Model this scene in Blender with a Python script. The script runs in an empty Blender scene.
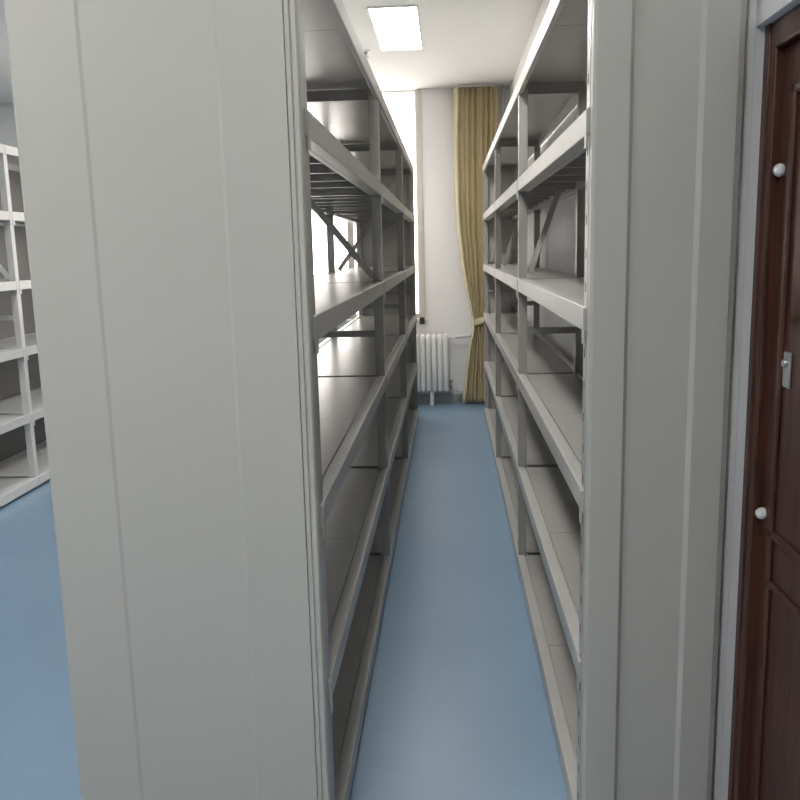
import bpy, bmesh, math, random
from mathutils import Vector, Matrix
random.seed(7)
scene = bpy.context.scene
COL = scene.collection

# ------------------------------------------------------------------ materials
def new_mat(name):
    m = bpy.data.materials.new(name); m.use_nodes = True
    nt = m.node_tree; b = nt.nodes['Principled BSDF']
    return m, nt, b

def paint(name, col, rough=.45, metal=0.0, var=.03, scale=6, bump=0.0, bscale=200, spec=.5, stretch=None):
    m, nt, b = new_mat(name)
    tc = nt.nodes.new('ShaderNodeTexCoord')
    mp = nt.nodes.new('ShaderNodeMapping'); nt.links.new(tc.outputs['Object'], mp.inputs[0])
    if stretch: mp.inputs['Scale'].default_value = stretch
    n = nt.nodes.new('ShaderNodeTexNoise'); n.inputs['Scale'].default_value = scale; n.inputs['Detail'].default_value = 4
    nt.links.new(mp.outputs[0], n.inputs['Vector'])
    r = nt.nodes.new('ShaderNodeValToRGB')
    c0 = [max(0, c * (1 - var)) for c in col]; c1 = [min(1, c * (1 + var)) for c in col]
    r.color_ramp.elements[0].position = .3; r.color_ramp.elements[1].position = .7
    r.color_ramp.elements[0].color = (*c0, 1); r.color_ramp.elements[1].color = (*c1, 1)
    nt.links.new(n.outputs['Fac'], r.inputs[0]); nt.links.new(r.outputs[0], b.inputs['Base Color'])
    b.inputs['Roughness'].default_value = rough; b.inputs['Metallic'].default_value = metal
    b.inputs['Specular IOR Level'].default_value = spec
    if bump:
        n2 = nt.nodes.new('ShaderNodeTexNoise'); n2.inputs['Scale'].default_value = bscale
        nt.links.new(mp.outputs[0], n2.inputs['Vector'])
        bp = nt.nodes.new('ShaderNodeBump'); bp.inputs['Strength'].default_value = bump; bp.inputs['Distance'].default_value = .002
        nt.links.new(n2.outputs['Fac'], bp.inputs['Height']); nt.links.new(bp.outputs[0], b.inputs['Normal'])
    return m

M = {}
M['wall'] = paint('wall_plaster', (.84, .83, .825), .8, var=.015, scale=2, bump=.15, bscale=60)
M['ceil'] = paint('ceiling_plaster', (.80, .80, .785), .85, var=.01, scale=1.5)
M['steel'] = paint('grey_powder_coat_steel', (.36, .345, .325), .29, var=.03, scale=5, bump=.05, bscale=300)
M['beam'] = paint('grey_beam_paint', (.44, .43, .405), .34, var=.03, scale=8, bump=.05, bscale=300)
M['panel'] = paint('grey_panel_paint', (.49, .477, .437), .42, var=.015, scale=1.5, bump=.06, bscale=350)
M['back'] = paint('rack_shade_grey', (.13, .125, .12), .5, var=.03)  # dark tone standing in for the shaded interior of the far-left rack
M['edge'] = paint('panel_edge_paint', (.36, .36, .345), .35, var=.02)
M['dark'] = paint('dark_slot', (.03, .03, .03), .8)
M['gap_shade'] = paint('gap_shade_black', (.03, .035, .04), .7)  # shade of the gap under the racks, put into the colour
M['farbeam'] = paint('pale_rack_paint', (.62, .62, .61), .35, var=.03)
M['radiator'] = paint('radiator_enamel', (.87, .87, .865), .35, var=.01)
M['pipe'] = paint('white_pipe_paint', (.62, .62, .62), .4, var=.02)
M['brass'] = paint('valve_metal', (.35, .33, .30), .3, metal=.8)
M['frame'] = paint('window_frame_paint', (.60, .565, .53), .5, var=.02)
M['base'] = paint('baseboard_grey', (.36, .37, .38), .6, var=.03)
M['button'] = paint('white_plastic', (.72, .73, .72), .5, var=.02)
M['chrome'] = paint('worn_metal', (.55, .55, .55), .3, metal=.9)
M['lampframe'] = paint('lamp_frame_white', (.8, .8, .78), .5)

def wood():
    m, nt, b = new_mat('red_brown_wood')
    tc = nt.nodes.new('ShaderNodeTexCoord'); mp = nt.nodes.new('ShaderNodeMapping')
    mp.inputs['Scale'].default_value = (26, 26, 1.6)
    n = nt.nodes.new('ShaderNodeTexNoise'); n.inputs['Scale'].default_value = 2.0; n.inputs['Detail'].default_value = 8; n.inputs['Distortion'].default_value = 1.2
    r = nt.nodes.new('ShaderNodeValToRGB')
    r.color_ramp.elements[0].position = .3; r.color_ramp.elements[0].color = (.040, .015, .010, 1)
    r.color_ramp.elements[1].position = .72; r.color_ramp.elements[1].color = (.12, .042, .028, 1)
    nt.links.new(tc.outputs['Object'], mp.inputs[0]); nt.links.new(mp.outputs[0], n.inputs['Vector'])
    nt.links.new(n.outputs['Fac'], r.inputs[0]); nt.links.new(r.outputs[0], b.inputs['Base Color'])
    b.inputs['Roughness'].default_value = .38
    return m
M['wood'] = wood()

def floor_mat():
    m, nt, b = new_mat('blue_epoxy_floor')
    tc = nt.nodes.new('ShaderNodeTexCoord')
    n = nt.nodes.new('ShaderNodeTexNoise'); n.inputs['Scale'].default_value = 1.3; n.inputs['Detail'].default_value = 5
    r = nt.nodes.new('ShaderNodeValToRGB')
    r.color_ramp.elements[0].position = .3; r.color_ramp.elements[0].color = (.195, .30, .42, 1)
    r.color_ramp.elements[1].position = .7; r.color_ramp.elements[1].color = (.225, .335, .45, 1)
    nt.links.new(tc.outputs['Object'], n.inputs['Vector']); nt.links.new(n.outputs['Fac'], r.inputs[0])
    nt.links.new(r.outputs[0], b.inputs['Base Color'])
    n2 = nt.nodes.new('ShaderNodeTexNoise'); n2.inputs['Scale'].default_value = 14; n2.inputs['Detail'].default_value = 3
    nt.links.new(tc.outputs['Object'], n2.inputs['Vector'])
    mr = nt.nodes.new('ShaderNodeMapRange'); mr.inputs['To Min'].default_value = .26; mr.inputs['To Max'].default_value = .42
    nt.links.new(n2.outputs['Fac'], mr.inputs['Value']); nt.links.new(mr.outputs[0], b.inputs['Roughness'])
    bp = nt.nodes.new('ShaderNodeBump'); bp.inputs['Strength'].default_value = .12; bp.inputs['Distance'].default_value = .01
    nt.links.new(n2.outputs['Fac'], bp.inputs['Height']); nt.links.new(bp.outputs[0], b.inputs['Normal'])
    return m
M['floor'] = floor_mat()

def cloth(name, c0, c1):
    m, nt, b = new_mat(name)
    tc = nt.nodes.new('ShaderNodeTexCoord'); mp = nt.nodes.new('ShaderNodeMapping'); mp.inputs['Scale'].default_value = (60, 60, 3)
    n = nt.nodes.new('ShaderNodeTexNoise'); n.inputs['Scale'].default_value = 3
    r = nt.nodes.new('ShaderNodeValToRGB'); r.color_ramp.elements[0].color = (*c0, 1); r.color_ramp.elements[1].color = (*c1, 1)
    nt.links.new(tc.outputs['Object'], mp.inputs[0]); nt.links.new(mp.outputs[0], n.inputs['Vector'])
    nt.links.new(n.outputs['Fac'], r.inputs[0]); nt.links.new(r.outputs[0], b.inputs['Base Color'])
    b.inputs['Roughness'].default_value = .85
    b.inputs['Sheen Weight'].default_value = .2
    return m
M['curtain'] = cloth('mustard_curtain_cloth', (.44, .36, .20), (.60, .50, .30))
M['lining'] = cloth('cream_curtain_edge', (.62, .53, .34), (.68, .60, .42))

def glass():
    m = bpy.data.materials.new('window_glass'); m.use_nodes = True
    nt = m.node_tree; nt.nodes.clear()
    o = nt.nodes.new('ShaderNodeOutputMaterial'); mx = nt.nodes.new('ShaderNodeMixShader')
    t = nt.nodes.new('ShaderNodeBsdfTransparent'); g = nt.nodes.new('ShaderNodeBsdfGlossy'); g.inputs['Roughness'].default_value = .02
    mx.inputs[0].default_value = .06
    nt.links.new(t.outputs[0], mx.inputs[1]); nt.links.new(g.outputs[0], mx.inputs[2]); nt.links.new(mx.outputs[0], o.inputs[0])
    return m
M['glass'] = glass()

def emit(name, col, s):
    m, nt, b = new_mat(name)
    b.inputs['Base Color'].default_value = (.9, .9, .9, 1)
    b.inputs['Emission Color'].default_value = (*col, 1); b.inputs['Emission Strength'].default_value = s
    return m
LAMP = 32.0
M['lamp'] = emit('lamp_diffuser_glow', (1, .98, .94), LAMP)

# ------------------------------------------------------------------ geometry
def box(bm, x0, x1, y0, y1, z0, z1, bevel=0.0, mi=0, seg=1):
    x0, x1 = min(x0, x1), max(x0, x1); y0, y1 = min(y0, y1), max(y0, y1); z0, z1 = min(z0, z1), max(z0, z1)
    vs = [bm.verts.new(p) for p in ((x0, y0, z0), (x1, y0, z0), (x1, y1, z0), (x0, y1, z0), (x0, y0, z1), (x1, y0, z1), (x1, y1, z1), (x0, y1, z1))]
    fs = []
    for q in ((0, 3, 2, 1), (4, 5, 6, 7), (0, 1, 5, 4), (1, 2, 6, 5), (2, 3, 7, 6), (3, 0, 4, 7)):
        f = bm.faces.new([vs[i] for i in q]); f.material_index = mi; fs.append(f)
    if bevel:
        es = list({e for f in fs for e in f.edges})
        r = bmesh.ops.bevel(bm, geom=es, offset=bevel, segments=seg, affect='EDGES', profile=.5)
        for f in r['faces']: f.material_index = mi

def bar(bm, a, b, w, t, up=(0, 1, 0), bevel=.001, mi=0):
    """flat bar from a to b: w wide in the plane square to up, t thick along up"""
    a, b, up = Vector(a), Vector(b), Vector(up).normalized()
    d = (b - a).normalized(); s = d.cross(up).normalized()
    vs = []
    for p in (a, b):
        for i, j in ((-1, -1), (1, -1), (1, 1), (-1, 1)):
            vs.append(bm.verts.new(p + s * (i * w / 2) + up * (j * t / 2)))
    for q in ((0, 1, 2, 3), (7, 6, 5, 4), (0, 4, 5, 1), (1, 5, 6, 2), (2, 6, 7, 3), (3, 7, 4, 0)):
        f = bm.faces.new([vs[i] for i in q]); f.material_index = mi

def tube(bm, pts, r, n=12, mi=0, caps=True):
    rings = []
    pts = [Vector(p) for p in pts]
    for i, p in enumerate(pts):
        d = (pts[min(i + 1, len(pts) - 1)] - pts[max(i - 1, 0)]).normalized()
        ref = Vector((0, 0, 1)) if abs(d.z) < .9 else Vector((1, 0, 0))
        s = d.cross(ref).normalized(); u = s.cross(d).normalized()
        rr = r[i] if isinstance(r, (list, tuple)) else r
        rings.append([bm.verts.new(p + (s * math.cos(k * 2 * math.pi / n) + u * math.sin(k * 2 * math.pi / n)) * rr) for k in range(n)])
    for a, b in zip(rings, rings[1:]):
        for k in range(n):
            f = bm.faces.new((a[k], a[(k + 1) % n], b[(k + 1) % n], b[k])); f.smooth = True; f.material_index = mi
    if caps:
        for rg in (rings[0], rings[-1]):
            f = bm.faces.new(rg); f.material_index = mi

def prism(bm, poly, z0, z1, mi=0):
    lo = [bm.verts.new((x, y, z0)) for x, y in poly]; hi = [bm.verts.new((x, y, z1)) for x, y in poly]
    n = len(poly)
    for k in range(n):
        f = bm.faces.new((lo[k], lo[(k + 1) % n], hi[(k + 1) % n], hi[k])); f.material_index = mi
    bm.faces.new(lo); bm.faces.new(hi)

def obj(name, bm, mats, parent=None, loc=None):
    bmesh.ops.recalc_face_normals(bm, faces=bm.faces)
    me = bpy.data.meshes.new(name); bm.to_mesh(me); bm.free()
    for m in (mats if isinstance(mats, (list, tuple)) else [mats]): me.materials.append(m)
    o = bpy.data.objects.new(name, me); COL.objects.link(o)
    if parent is not None: o.parent = parent
    if loc is not None: o.location = loc
    return o

def B(): return bmesh.new()

def thing(name, label, cat, loc=(0, 0, 0), group=None):
    o = bpy.data.objects.new(name, None); COL.objects.link(o); o.location = loc
    o.empty_display_size = .1
    o['label'] = label; o['category'] = cat
    if group: o['group'] = group
    return o

def struct(name, bm, mats, label=None, loc=None):
    o = obj(name, bm, mats, None, loc); o['kind'] = 'structure'
    if label: o['label'] = label
    return o

# ------------------------------------------------------------------ the room
XR, XL, YB, YF, ZC = .70, -6.2, -6.5, 8.84, 3.17
T = .24
bm = B(); box(bm, XL - T, XR + T, YB - T, YF + T, -.2, 0); struct('floor', bm, M['floor'])
bm = B(); box(bm, XL - T, XR + T, YB - T, YF + T, ZC, ZC + .2); struct('ceiling', bm, M['ceil'])
# far wall with two window openings
WZ0, WZ1 = .90, 3.165
wins = [(-2.30, -.30)]
bm = B()
box(bm, XL - T, XR + T, YF, YF + T, 0, WZ0)
box(bm, XL - T, XR + T, YF, YF + T, WZ1, ZC)
box(bm, -.30, XR + T, YF, YF + T, WZ0, WZ1)
box(bm, XL - T, -2.30, YF, YF + T, WZ0, WZ1)
struct('wall_far', bm, M['wall'])
bm = B(); box(bm, XL - T, XL, YB, YF, 0, ZC); struct('wall_left', bm, M['wall'])
bm = B(); box(bm, XL - T, XR + T, YB - T, YB, 0, ZC); struct('wall_near', bm, M['wall'])
# right wall with door opening
DY0, DY1, DZ = 1.10, 2.078, 2.078
bm = B()
box(bm, XR, XR + T, DY1, YF, 0, ZC)
box(bm, XR, XR + T, YB, DY0, 0, ZC)
box(bm, XR, XR + T, DY0, DY1, DZ, ZC)
struct('wall_right', bm, M['wall'])
bm = B(); box(bm, .632, XR, 2.3, YF, 2.78, ZC); struct('trim_1', bm, M['wall'])
bm = B(); box(bm, .683, XR, DY1, YF, 0, 2.78, .001); struct('trim_2', bm, M['wall'])
bm = B(); box(bm, -2.0, XR, YF - .012, YF, 0, .10, .002); struct('baseboard_far', bm, M['base'])
bm = B(); box(bm, XL, -2.0, YF - .012, YF, 0, .10, .002); struct('baseboard_far', bm, M['base'])

# windows
for i, (x0, x1) in enumerate(wins):
    root = bpy.data.objects.new('window_%d' % (i + 1), None); COL.objects.link(root)
    root.location = ((x0 + x1) / 2, YF, WZ0); root['kind'] = 'structure'
    cx = (x0 + x1) / 2; w = (x1 - x0) / 2
    f = .045
    bm = B()
    box(bm, -w, -w + f, .03, .09, 0, WZ1 - WZ0, .003); box(bm, w - f * .4, w, .03, .09, 0, WZ1 - WZ0, .003)
    box(bm, -w, w, .03, .09, 0, f, .003); box(bm, -w, w, .03, .09, WZ1 - WZ0 - .012, WZ1 - WZ0, .003)
    for mx in ((-1.005,) if i == 0 else (-4.2,)):
        box(bm, mx - cx - .032, mx - cx + .032, .025, .095, 0, WZ1 - WZ0, .003)
    if i == 0: box(bm, -1.66 - cx - .032, -1.66 - cx + .032, .025, .095, 0, WZ1 - WZ0, .003)
    obj('window_frame', bm, M['frame'], root)
    bm = B(); box(bm, -w + .01, w - .01, .057, .063, .01, WZ1 - WZ0 - .01); obj('pane', bm, M['glass'], root)
    bm = B()
    box(bm, -w - .05, -w, -.016, .0, -.03, WZ1 - WZ0, .002); box(bm, w, w + .05, -.016, .0, -.03, WZ1 - WZ0, .002)
    obj('window_casing', bm, M['frame'], root)
    bm = B(); box(bm, -w - .06, w + .06, -.05, .03, -.03, 0, .004); obj('window_sill', bm, M['wall'], root)
    if i == 0:
        bm = B(); box(bm, w - .005, w + .045, -.062, -.045, -.06, .012, .004); obj('sill_end_bracket', bm, M['dark'], root)

# door
root = bpy.data.objects.new('door_1', None); COL.objects.link(root); root.location = (XR, DY1, 0); root['kind'] = 'structure'
H = DZ
W = DY1 - DY0
bm = B()   # frame: local x into wall, y negative towards camera
for (ya, yb) in ((-.06, 0), (-W, -W + .06)):
    box(bm, .024, .14, ya, yb, 0, H, .004, seg=2)
    e = (-.030, 0) if yb == 0 else (-W, -W + .030)
    box(bm, .0195, .03, e[0], e[1], 0, H, .003, seg=2)
box(bm, .021, .14, -W + .056, -.056, H - .060, H, .006, seg=2)
obj('door_frame', bm, M['wood'], root)
bm = B()
box(bm, .045, .085, -W + .06, -.06, .004, H - .060, .002)
# stile moulding and sunk panel border
for (a, b, c, d) in ((-.150, -.130, .12, 1.93), (-W + .130, -W + .150, .12, 1.93)):
    box(bm, .036, .047, a, b, c, d, .004)
for z in (.12, .80, .92, 1.91):
    box(bm, .036, .047, -W + .130, -.130, z, z + .02, .004)
obj('door_leaf', bm, M['wood'], root)
for z in (1.756, .962):
    c = B()
    bmesh.ops.create_uvsphere(c, u_segments=24, v_segments=14, radius=.0145, matrix=Matrix.Translation((.038, -.084, z)))
    for f in c.faces: f.smooth = True
    o = obj('round_white_cap', c, M['button'], root); o['label'] = 'round white plastic cap'
bm = B(); box(bm, .040, .047, -.195, -.156, 1.28, 1.36, .003)
tube(bm, [(.042, -.176, 1.335), (.034, -.176, 1.335), (.032, -.176, 1.335)], [.010, .010, .008], 16)
o = obj('lock_plate', bm, M['chrome'], root); o['label'] = 'worn metal lock plate'

# ------------------------------------------------------------------ racks
LEV = [.085, .54, 1.0, 1.455, 1.915]
ZT = 2.287
BH = .06

def slotted_post(x0, x1, y0, y1, z0, z1, sx, pitch=.08):
    """box post; face at sx side and face towards -y carry rows of slots"""
    bm = B(); box(bm, x0, x1, y0, y1, z0, z1, .0015)
    xf = x1 if sx > 0 else x0
    n = int((z1 - z0) / pitch)
    ym = (y0 + y1) / 2
    for k in range(n):
        z = z0 + .03 + k * pitch
        for yy in (ym,):
            box(bm, xf - .001 * sx, xf + .0006 * sx, yy - .0035, yy + .0035, z, z + .022, mi=1)
    return bm

def rack(name, label, cat, face, depth, s, ys, mats, brace_w=.03, near_panel=None, far_panel=None, braces=None, post_w=.045, group=None, deep=False, back_w=None):
    """face: x of the aisle side; s: +1 when the rack body lies to the right of its face"""
    root = thing(name, label, cat, (face, ys[0], 0), group)
    X = lambda d: d * s            # depth from the face -> local x
    Y = lambda y: y - ys[0]
    steel, beam = mats
    pw, py = post_w, .048
    by = []
    for i, y in enumerate(ys):
        a = Y(y) - (0 if i == 0 else (py if i == len(ys) - 1 else py / 2)); by.append((a, a + py))
    for i, (a, b) in enumerate(by):
        o = obj('post', slotted_post(X(0), X(pw), a, b, .02, ZT + .045, -s), [steel, M['dark']], root)
        o = obj('post', slotted_post(X(depth - pw), X(depth), a, b, .02, ZT + .045, s), [steel, M['dark']], root)
    mid = [(a + b) / 2 for a, b in by]
    ends = [by[0][0]] + mid[1:-1] + [by[-1][1]]
    lip = .032
    for li, z in enumerate(LEV + [ZT + BH]):
        h = BH if li else .065
        for i in range(len(ys) - 1):
            y0, y1 = ends[i] + (.001), ends[i + 1] - (.001)
            for side in (0, 1):
                lp = lip if li < 5 else .014
                xa, xb = (-.005, lp) if side == 0 else (depth + .005, depth - lp)
                bm = B()
                box(bm, X(xa), X(xb), y0, y1, z - h, z, .0022)
                # lower inward ledge carrying the deck
                xc = xb + (.018 if side == 0 else -.018)
                if li < 5: box(bm, X(xb), X(xc), y0, y1, z - h, z - .010, .001)
                # connector hooks at the ends
                for yy in ((y0 + .004, y1 - .030) if li < 5 else ()):
                    box(bm, X(xa - (.002 if side == 0 else -.002)), X(xa + .002), yy, yy + .026, z - h - (.03 if li else 0), z - .004, .0006)
                obj('beam', bm, beam, root)
            # shelf deck: two steel boards per bay, stiffening ribs underneath
            bm = B()
            ya, yb = by[i][1] + .001, by[i + 1][0] - .001
            xi, xo = (lip + .004, depth - lip - .004) if li < 5 else (.016, depth - .016)
            top = z - .003
            if li == 5: top = z - .004; ya, yb = y0, y1
            nb = 2
            for k in range(nb):
                p, q = ya + (yb - ya) * k / nb + .0012, ya + (yb - ya) * (k + 1) / nb - .0012
                box(bm, X(xi), X(xo), p, q, top - .006, top, .0012)
            if li in (4,):
                nr = 6
                for k in range(nr + 1):
                    yy = ya + .012 + (yb - ya - .024) * k / nr
                    box(bm, X(xi + .012), X(xo - .012), yy - .010, yy + .010, top - .042, top - .006, .001)
            elif li < 5:
                for k in range(6):
                    yy = ya + .03 + (yb - ya - .06) * k / 5
                    box(bm, X(xi + .012), X(xo - .012), yy - .012, yy + .012, top - .03, top - .006, .001)
            obj('shelf_deck', bm, steel, root)
    # frame cross bars
    for i, (a, b) in enumerate(by):
        m_ = (a + b) / 2
        for z in [ZT - .001, 1.19] + [l - .055 for l in LEV]:
            bm = B(); t = .048 if z > 2 else (.03 if z == 1.19 else .04)
            box(bm, X(pw), X(depth - pw), m_ - .015, m_ + .015, z, z + t, .0015)
            if z > 2: box(bm, X(pw), X(depth - pw), m_ - .03, m_ + .018, z - .003, z, .0005)
            obj('cross_bar', bm, steel, root)
        for (d0, z0, d1, z1) in (braces[i] if braces and i < len(braces) else []):
            bm = B()
            bar(bm, (X(d0), m_, z0), (X(d1), m_, z1), brace_w, .012, up=(0, 1, 0))
            tube(bm, [(X(d0), m_ - .012, z0 + .012), (X(d0), m_ + .012, z0 + .012)], .007, 10)
            obj('brace', bm, beam, root)
    if deep:
        bm = B(); box(bm, X(depth + .006), X(depth + .009), ends[0], ends[-1], .03, ZT + .05); obj('shade_sheet', bm, M['back'], root)  # dark sheet added behind the shelves as painted shade
    # black strips under the base: shade of the floor gap put into colour
    bm = B()
    for d in (.02, depth - .05):
        box(bm, X(d), X(d + .03), ends[0] + .01, ends[-1] - .01, .008, .022)
    obj('base_gap_shade', bm, M['gap_shade'], root)
    def endp(y0, y1, spec, front):
        xa, xb, g0, g1, edge_at, z1 = spec     # local x; panel outer edges, recess edges
        # cross-section of the folded sheet, facing -y when front
        sg = -1 if front else 1
        yf = y0 if front else y1
        yk = y1 if front else y0
        st = .012 if edge_at == 'plain' else .004
        bw = .010 if edge_at == 'plain' else .007
        poly = [(xa, yk), (xa, yf - sg * .006), (xa + .004, yf - sg * .002), (xa + .008, yf),
                (g0 - bw / 2, yf), (g0 + bw / 2, yf - sg * st), (g1 - bw / 2, yf - sg * st), (g1 + bw / 2, yf)]
        if edge_at == 'right':
            poly += [(xb - .030, yf), (xb - .0285, yf - sg * .006), (xb - .0265, yf - sg * .001), (xb - .018, yf - sg * .001),
                     (xb - .0165, yf - sg * .006), (xb - .015, yf - sg * .006), (xb - .013, yf - sg * .002), (xb - .004, yf - sg * .002), (xb, yf - sg * .008)]
        else:
            poly += [(xb - .018, yf), (xb - .016, yf - sg * .006), (xb - .004, yf - sg * .009), (xb, yf - sg * .014)]
        poly += [(xb, yk)]
        bm = B(); prism(bm, poly, .025, z1)
        o = obj('end_panel', bm, M['panel'], root)
        return o
    if near_panel:
        for spec in near_panel: endp(spec[0] - ys[0], spec[1] - ys[0], spec[2], True)
    if far_panel:
        for spec in far_panel: endp(spec[0] - ys[0], spec[1] - ys[0], spec[2], False)
    return root

PT = 2.35
# left movable rack : face -.315, body to the left
fl = -.315
lx = lambda x: x - fl
left_braces = [
    [(.06, 1.475, .33, 1.83)],
    [(.045, 1.475, .37, 1.88)],
    [(.469, 1.47, .17, 1.86), (.19, 1.94, .03, 2.13)],
    [(.475, 1.47, .18, 1.86), (.19, 1.94, .03, 2.13)],
]
left = rack('storage_rack', 'deep grey steel rack left of the aisle, behind the wide ribbed end panel',
     'storage rack', fl, .545, -1, [1.95, 4.1, 6.12, 8.12], (M['steel'], M['beam']),
     near_panel=[(1.895, 1.948, (lx(-.950), lx(-.314), lx(-.790), lx(-.490), 'right', PT))],
     far_panel=[(8.122, 8.155, (lx(-.86), lx(-.317), lx(-.72), lx(-.45), 'plain', PT))],
     braces=left_braces)

fr = .33
rx = lambda x: x - fr
right_braces = [
    [(.06, 1.475, .21, 1.88)],
    [(.052, 1.475, .20, 1.89)],
    [(.06, 1.475, .20, 1.88)],
    [(.06, 1.475, .19, 1.88)],
]
right = rack('storage_rack', 'shallow grey steel rack right of the aisle, beside the brown door',
     'storage rack', fr, .31, 1, [2.068, 4.1, 6.12, 8.12], (M['steel'], M['beam']),
     near_panel=[(2.03, 2.066, (rx(.331), rx(.668), rx(.418), rx(.573), 'plain', PT))],
     far_panel=[(8.122, 8.155, (rx(.332), rx(.655), rx(.42), rx(.575), 'plain', PT))],
     braces=right_braces, post_w=.04, brace_w=.025)

far = rack('storage_rack', 'pale steel rack with slotted posts, seen past the left edge of the wide panel',
     'storage rack', -2.92, .5, -1, [3.64, 5.66, 7.68], (M['farbeam'], M['farbeam']), deep=True, braces=[[(.06, 1.475, .33, 1.83)]] * 3)

# ------------------------------------------------------------------ curtain
def lerp_tab(tab, z):
    for (z0, v0), (z1, v1) in zip(tab, tab[1:]):
        if z0 >= z >= z1:
            t = (z0 - z) / (z0 - z1); t2 = t * t * (3 - 2 * t) * .35 + t * .65
            return v0 + (v1 - v0) * t2
    return tab[-1][1]
LE = [(3.15, .075), (2.6, .068), (2.1, .075), (1.8, .09), (1.5, .125), (1.2, .17), (1.0, .215), (.87, .243), (.78, .238), (.6, .20), (.3, .16), (.03, .13)]
RE = [(3.15, .50), (2.1, .50), (1.5, .48), (1.1, .43), (.87, .375), (.78, .378), (.4, .41), (.03, .43)]
YC = 8.72
root = thing('window_curtain', 'mustard pleated floor-length curtain tied back at the far wall beside the radiator', 'curtain', (.28, YC, 0))
NU, NZ = 150, 80
folds = 9
ph = [random.uniform(-.5, .5) for _ in range(40)]
def cpoint(u, z):
    l, r = lerp_tab(LE, z), lerp_tab(RE, z)
    wd = r - l
    k = min(1, wd / .43)
    a = u * folds * 2 * math.pi + .6 * math.sin(u * 9 + .3) + .25 * math.sin(z * 1.3 + u * 5)
    amp = .030 + .012 * math.sin(u * 17 + 1) + .01 * math.sin(u * 31)
    y = amp * (math.sin(a) + .25 * math.sin(2.3 * a + 1)) * (0.55 + .45 * k)
    x = l + wd * u + .008 * k * math.sin(2 * a)
    return x - .28, y, z
bm = B()
grid = []
for j in range(NZ + 1):
    z = .03 + (3.12) * j / NZ
    grid.append([bm.verts.new(cpoint(.095 + .905 * i / NU, z)) for i in range(NU + 1)])
for j in range(NZ):
    for i in range(NU):
        f = bm.faces.new((grid[j][i], grid[j][i + 1], grid[j + 1][i + 1], grid[j + 1][i])); f.smooth = True
o = obj('drape', bm, M['curtain'], root)
sm = o.modifiers.new('thickness', 'SOLIDIFY'); sm.thickness = .003
bm = B(); grid = []
for j in range(NZ + 1):
    z = .03 + 3.12 * j / NZ
    row = []
    for i in range(9):
        u = -.01 + .115 * i / 8
        x, y, zz = cpoint(u, z); y = y * .35 - .035 * math.sin(math.pi * i / 8) - .012
        row.append(bm.verts.new((x, y - .004, zz)))
    grid.append(row)
for j in range(NZ):
    for i in range(8):
        f = bm.faces.new((grid[j][i], grid[j][i + 1], grid[j + 1][i + 1], grid[j + 1][i])); f.smooth = True
o = obj('edge_lining', bm, M['lining'], root); o['label'] = 'cream lining along the open edge'
sm = o.modifiers.new('thickness', 'SOLIDIFY'); sm.thickness = .002
# tieback band
bm = B(); n = 40; rows = []
for zz, g in ((.835, 0), (.85, .004), (.875, .005), (.90, .003), (.905, 0)):
    row = []
    for k in range(n):
        t = 2 * math.pi * k / n
        row.append(bm.verts.new((.31 - .28 + (.075 + g) * math.cos(t), (.052 + g) * math.sin(t), zz + .02 * math.cos(t))))
    rows.append(row)
for a, b in zip(rows, rows[1:]):
    for k in range(n):
        f = bm.faces.new((a[k], a[(k + 1) % n], b[(k + 1) % n], b[k])); f.smooth = True
o = obj('tieback', bm, M['lining'], root); o['label'] = 'cream tieback band'
sm = o.modifiers.new('thickness', 'SOLIDIFY'); sm.thickness = .003
bm = B(); box(bm, -.18, .20, -.01, .01, 3.152, 3.169, .003); obj('curtain_track', bm, M['lampframe'], root)

# ------------------------------------------------------------------ radiator
root = thing('radiator', 'white column radiator on the far wall under the window at the end of the aisle', 'radiator', (-.16, 8.74, 0))
n = 9
for k in range(n):
    x = -.16 + .131 - .0585 * k + .16        # local x of section, from right to left
    x = .118 - .0585 * k
    bm = B()
    for yy in (-.038, .038):
        pts = [(x, yy, .15), (x, yy, .165), (x, yy, .44), (x, yy, .705), (x, yy, .728), (x, yy, .738)]
        tube(bm, pts, [.018, .0275, .0275, .0275, .022, .010], 16)
    tube(bm, [(x, -.04, .71), (x, 0, .722), (x, .04, .71)], .019, 12)
    tube(bm, [(x, -.04, .17), (x, 0, .16), (x, .04, .17)], .019, 12)
    for zz in (.19, .69):
        tube(bm, [(x - .0292, 0, zz), (x + .0292, 0, zz)], .017, 12)
    obj('radiator_section', bm, M['radiator'], root)
for x in (-.03, -.33):
    bm = B(); box(bm, x - .020, x + .020, -.03, .03, .0, .16, .006); box(bm, x - .02, x + .02, -.045, .045, 0, .008, .002)
    obj('radiator_foot', bm, M['radiator'], root)
bm = B()
tube(bm, [(.147, 0, .19), (.185, 0, .19)], .016, 14); tube(bm, [(.172, 0, .17), (.172, 0, .235)], [.016, .012], 14)
tube(bm, [(.172, -.0, .235), (.172, 0, .262)], .019, 14)
c = B(); tube(c, [(.147, -.0, .70), (.19, -.0, .705), (.215, -.0, .705)], [.013, .013, .016], 14); obj('pipe_connector', c, M['radiator'], root)
o = obj('valve', bm, M['brass'], root); o['label'] = 'dull metal valve'

root = thing('heating_pipe', 'white heating pipes running from the radiator to the far right corner', 'pipe', (.555, 8.78, 0))
bm = B(); tube(bm, [(0, 0, 0), (0, 0, 1), (0, 0, 2), (0, 0, ZC)], .014, 16); obj('riser', bm, M['pipe'], root)
bm = B(); tube(bm, [(-.490, -.04, .705), (-.46, -.04, .707), (-.30, 0, .715), (0, 0, .715)], .015, 12)
tube(bm, [(-.455, -.035, .706), (-.43, -.03, .708)], .016, 12)
obj('branch_pipe', bm, M['pipe'], root)
bm = B(); tube(bm, [(-.490, -.04, .16), (-.475, -.03, .125), (-.30, 0, .125), (0, 0, .125)], .016, 12); obj('branch_pipe', bm, M['pipe'], root)

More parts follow.
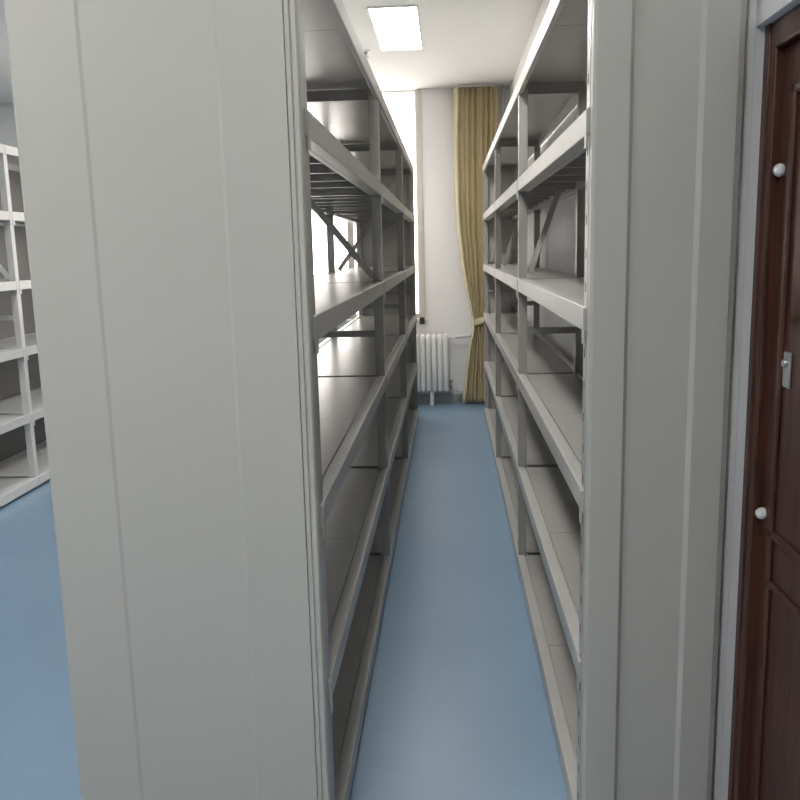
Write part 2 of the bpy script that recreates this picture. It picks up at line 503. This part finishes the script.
# ------------------------------------------------------------------ ceiling lamps, sprinkler
def lamp(x0, x1, y0, y1, label):
    root = thing('ceiling_light', label, 'ceiling light', ((x0 + x1) / 2, (y0 + y1) / 2, ZC), 'flush ceiling light panels')
    w, l = (x1 - x0) / 2, (y1 - y0) / 2
    bm = B()
    for a in ((-w - .012, -w, -l - .012, l + .012), (w, w + .012, -l - .012, l + .012), (-w, w, -l - .012, -l), (-w, w, l, l + .012)):
        box(bm, *a, -.012, 0)
    obj('lamp_frame', bm, M['lampframe'], root)
    bm = B(); box(bm, -w, w, -l, l, -.009, 0); obj('diffuser', bm, M['lamp'], root)
lamp(-.50, -.19, 5.90, 7.08, 'rectangular ceiling light glowing white above the aisle, nearest the far wall')
for x, y, t in ((-.345, 3.2, 'ceiling light panel above the near end of the aisle'),
             (-.45, -.25, 'unseen ceiling light panel added above the viewpoint to brighten the door edge'),  # added out of view to light the wall strip beside the door
             (-1.9, .75, 'unseen ceiling light panel added left of the viewpoint to light the end panels'),  # added out of view so the end panels fade from top to bottom
             (-2.3, 3.2, 'unseen ceiling light panel added left of the left rack to brighten the floor'),  # added out of view to brighten the open floor at left
             (-4.2, 6.5, 'ceiling light panel at the far left of the room')):
    lamp(x - .155, x + .155, y - .59, y + .59, t)
root = thing('sprinkler', 'small metal sprinkler head on the ceiling left of the glowing light', 'sprinkler', (-.635, 7.12, ZC))
bm = B(); tube(bm, [(0, 0, 0), (0, 0, -.008), (0, 0, -.010)], [.036, .034, .02], 20); obj('mounting_ring', bm, M['lampframe'], root)
bm = B(); tube(bm, [(0, 0, -.01), (0, 0, -.045)], .012, 12); tube(bm, [(0, 0, -.05), (0, 0, -.054)], .024, 16); tube(bm, [(0, 0, -.045), (0, 0, -.05)], .006, 8)
obj('nozzle', bm, M['base'], root)

# ------------------------------------------------------------------ world and camera
w = bpy.data.worlds.new('daylight'); scene.world = w; w.use_nodes = True
bg = w.node_tree.nodes['Background']; bg.inputs[0].default_value = (1.0, .94, .87, 1); bg.inputs[1].default_value = 6.0
for i, (x0, x1) in enumerate(wins):     # portals only guide sampling of the daylight through the openings
    ld = bpy.data.lights.new('window_portal', 'AREA'); ld.shape = 'RECTANGLE'; ld.size = x1 - x0; ld.size_y = WZ1 - WZ0
    ld.cycles.is_portal = True
    lo = bpy.data.objects.new('window_portal', ld); COL.objects.link(lo)
    lo.location = ((x0 + x1) / 2, YF + .2, (WZ0 + WZ1) / 2); lo.rotation_euler = (-math.pi / 2, 0, 0)

F, PI_, YA, RO = 849.4, .1746, .0601, -.0234
cy, sy = math.cos(YA), math.sin(YA)
fw = Vector((-sy * math.cos(PI_), cy * math.cos(PI_), -math.sin(PI_)))
r = Vector((cy, sy, 0)); u = r.cross(fw)
c, s = math.cos(RO), math.sin(RO)
r2 = r * c + u * s; u2 = u * c - r * s
cam = bpy.data.cameras.new('camera'); co = bpy.data.objects.new('camera', cam); COL.objects.link(co)
mt = Matrix((r2, u2, -fw)).transposed().to_4x4(); mt.translation = Vector((0, 0, 1.6))
co.matrix_world = mt
cam.sensor_width = 36; cam.lens = 36 * F / 800; cam.clip_start = .02
scene.camera = co
scene.view_settings.view_transform = 'Standard'; scene.view_settings.look = 'None'
scene.view_settings.exposure = 0.1; scene.view_settings.gamma = 1.0
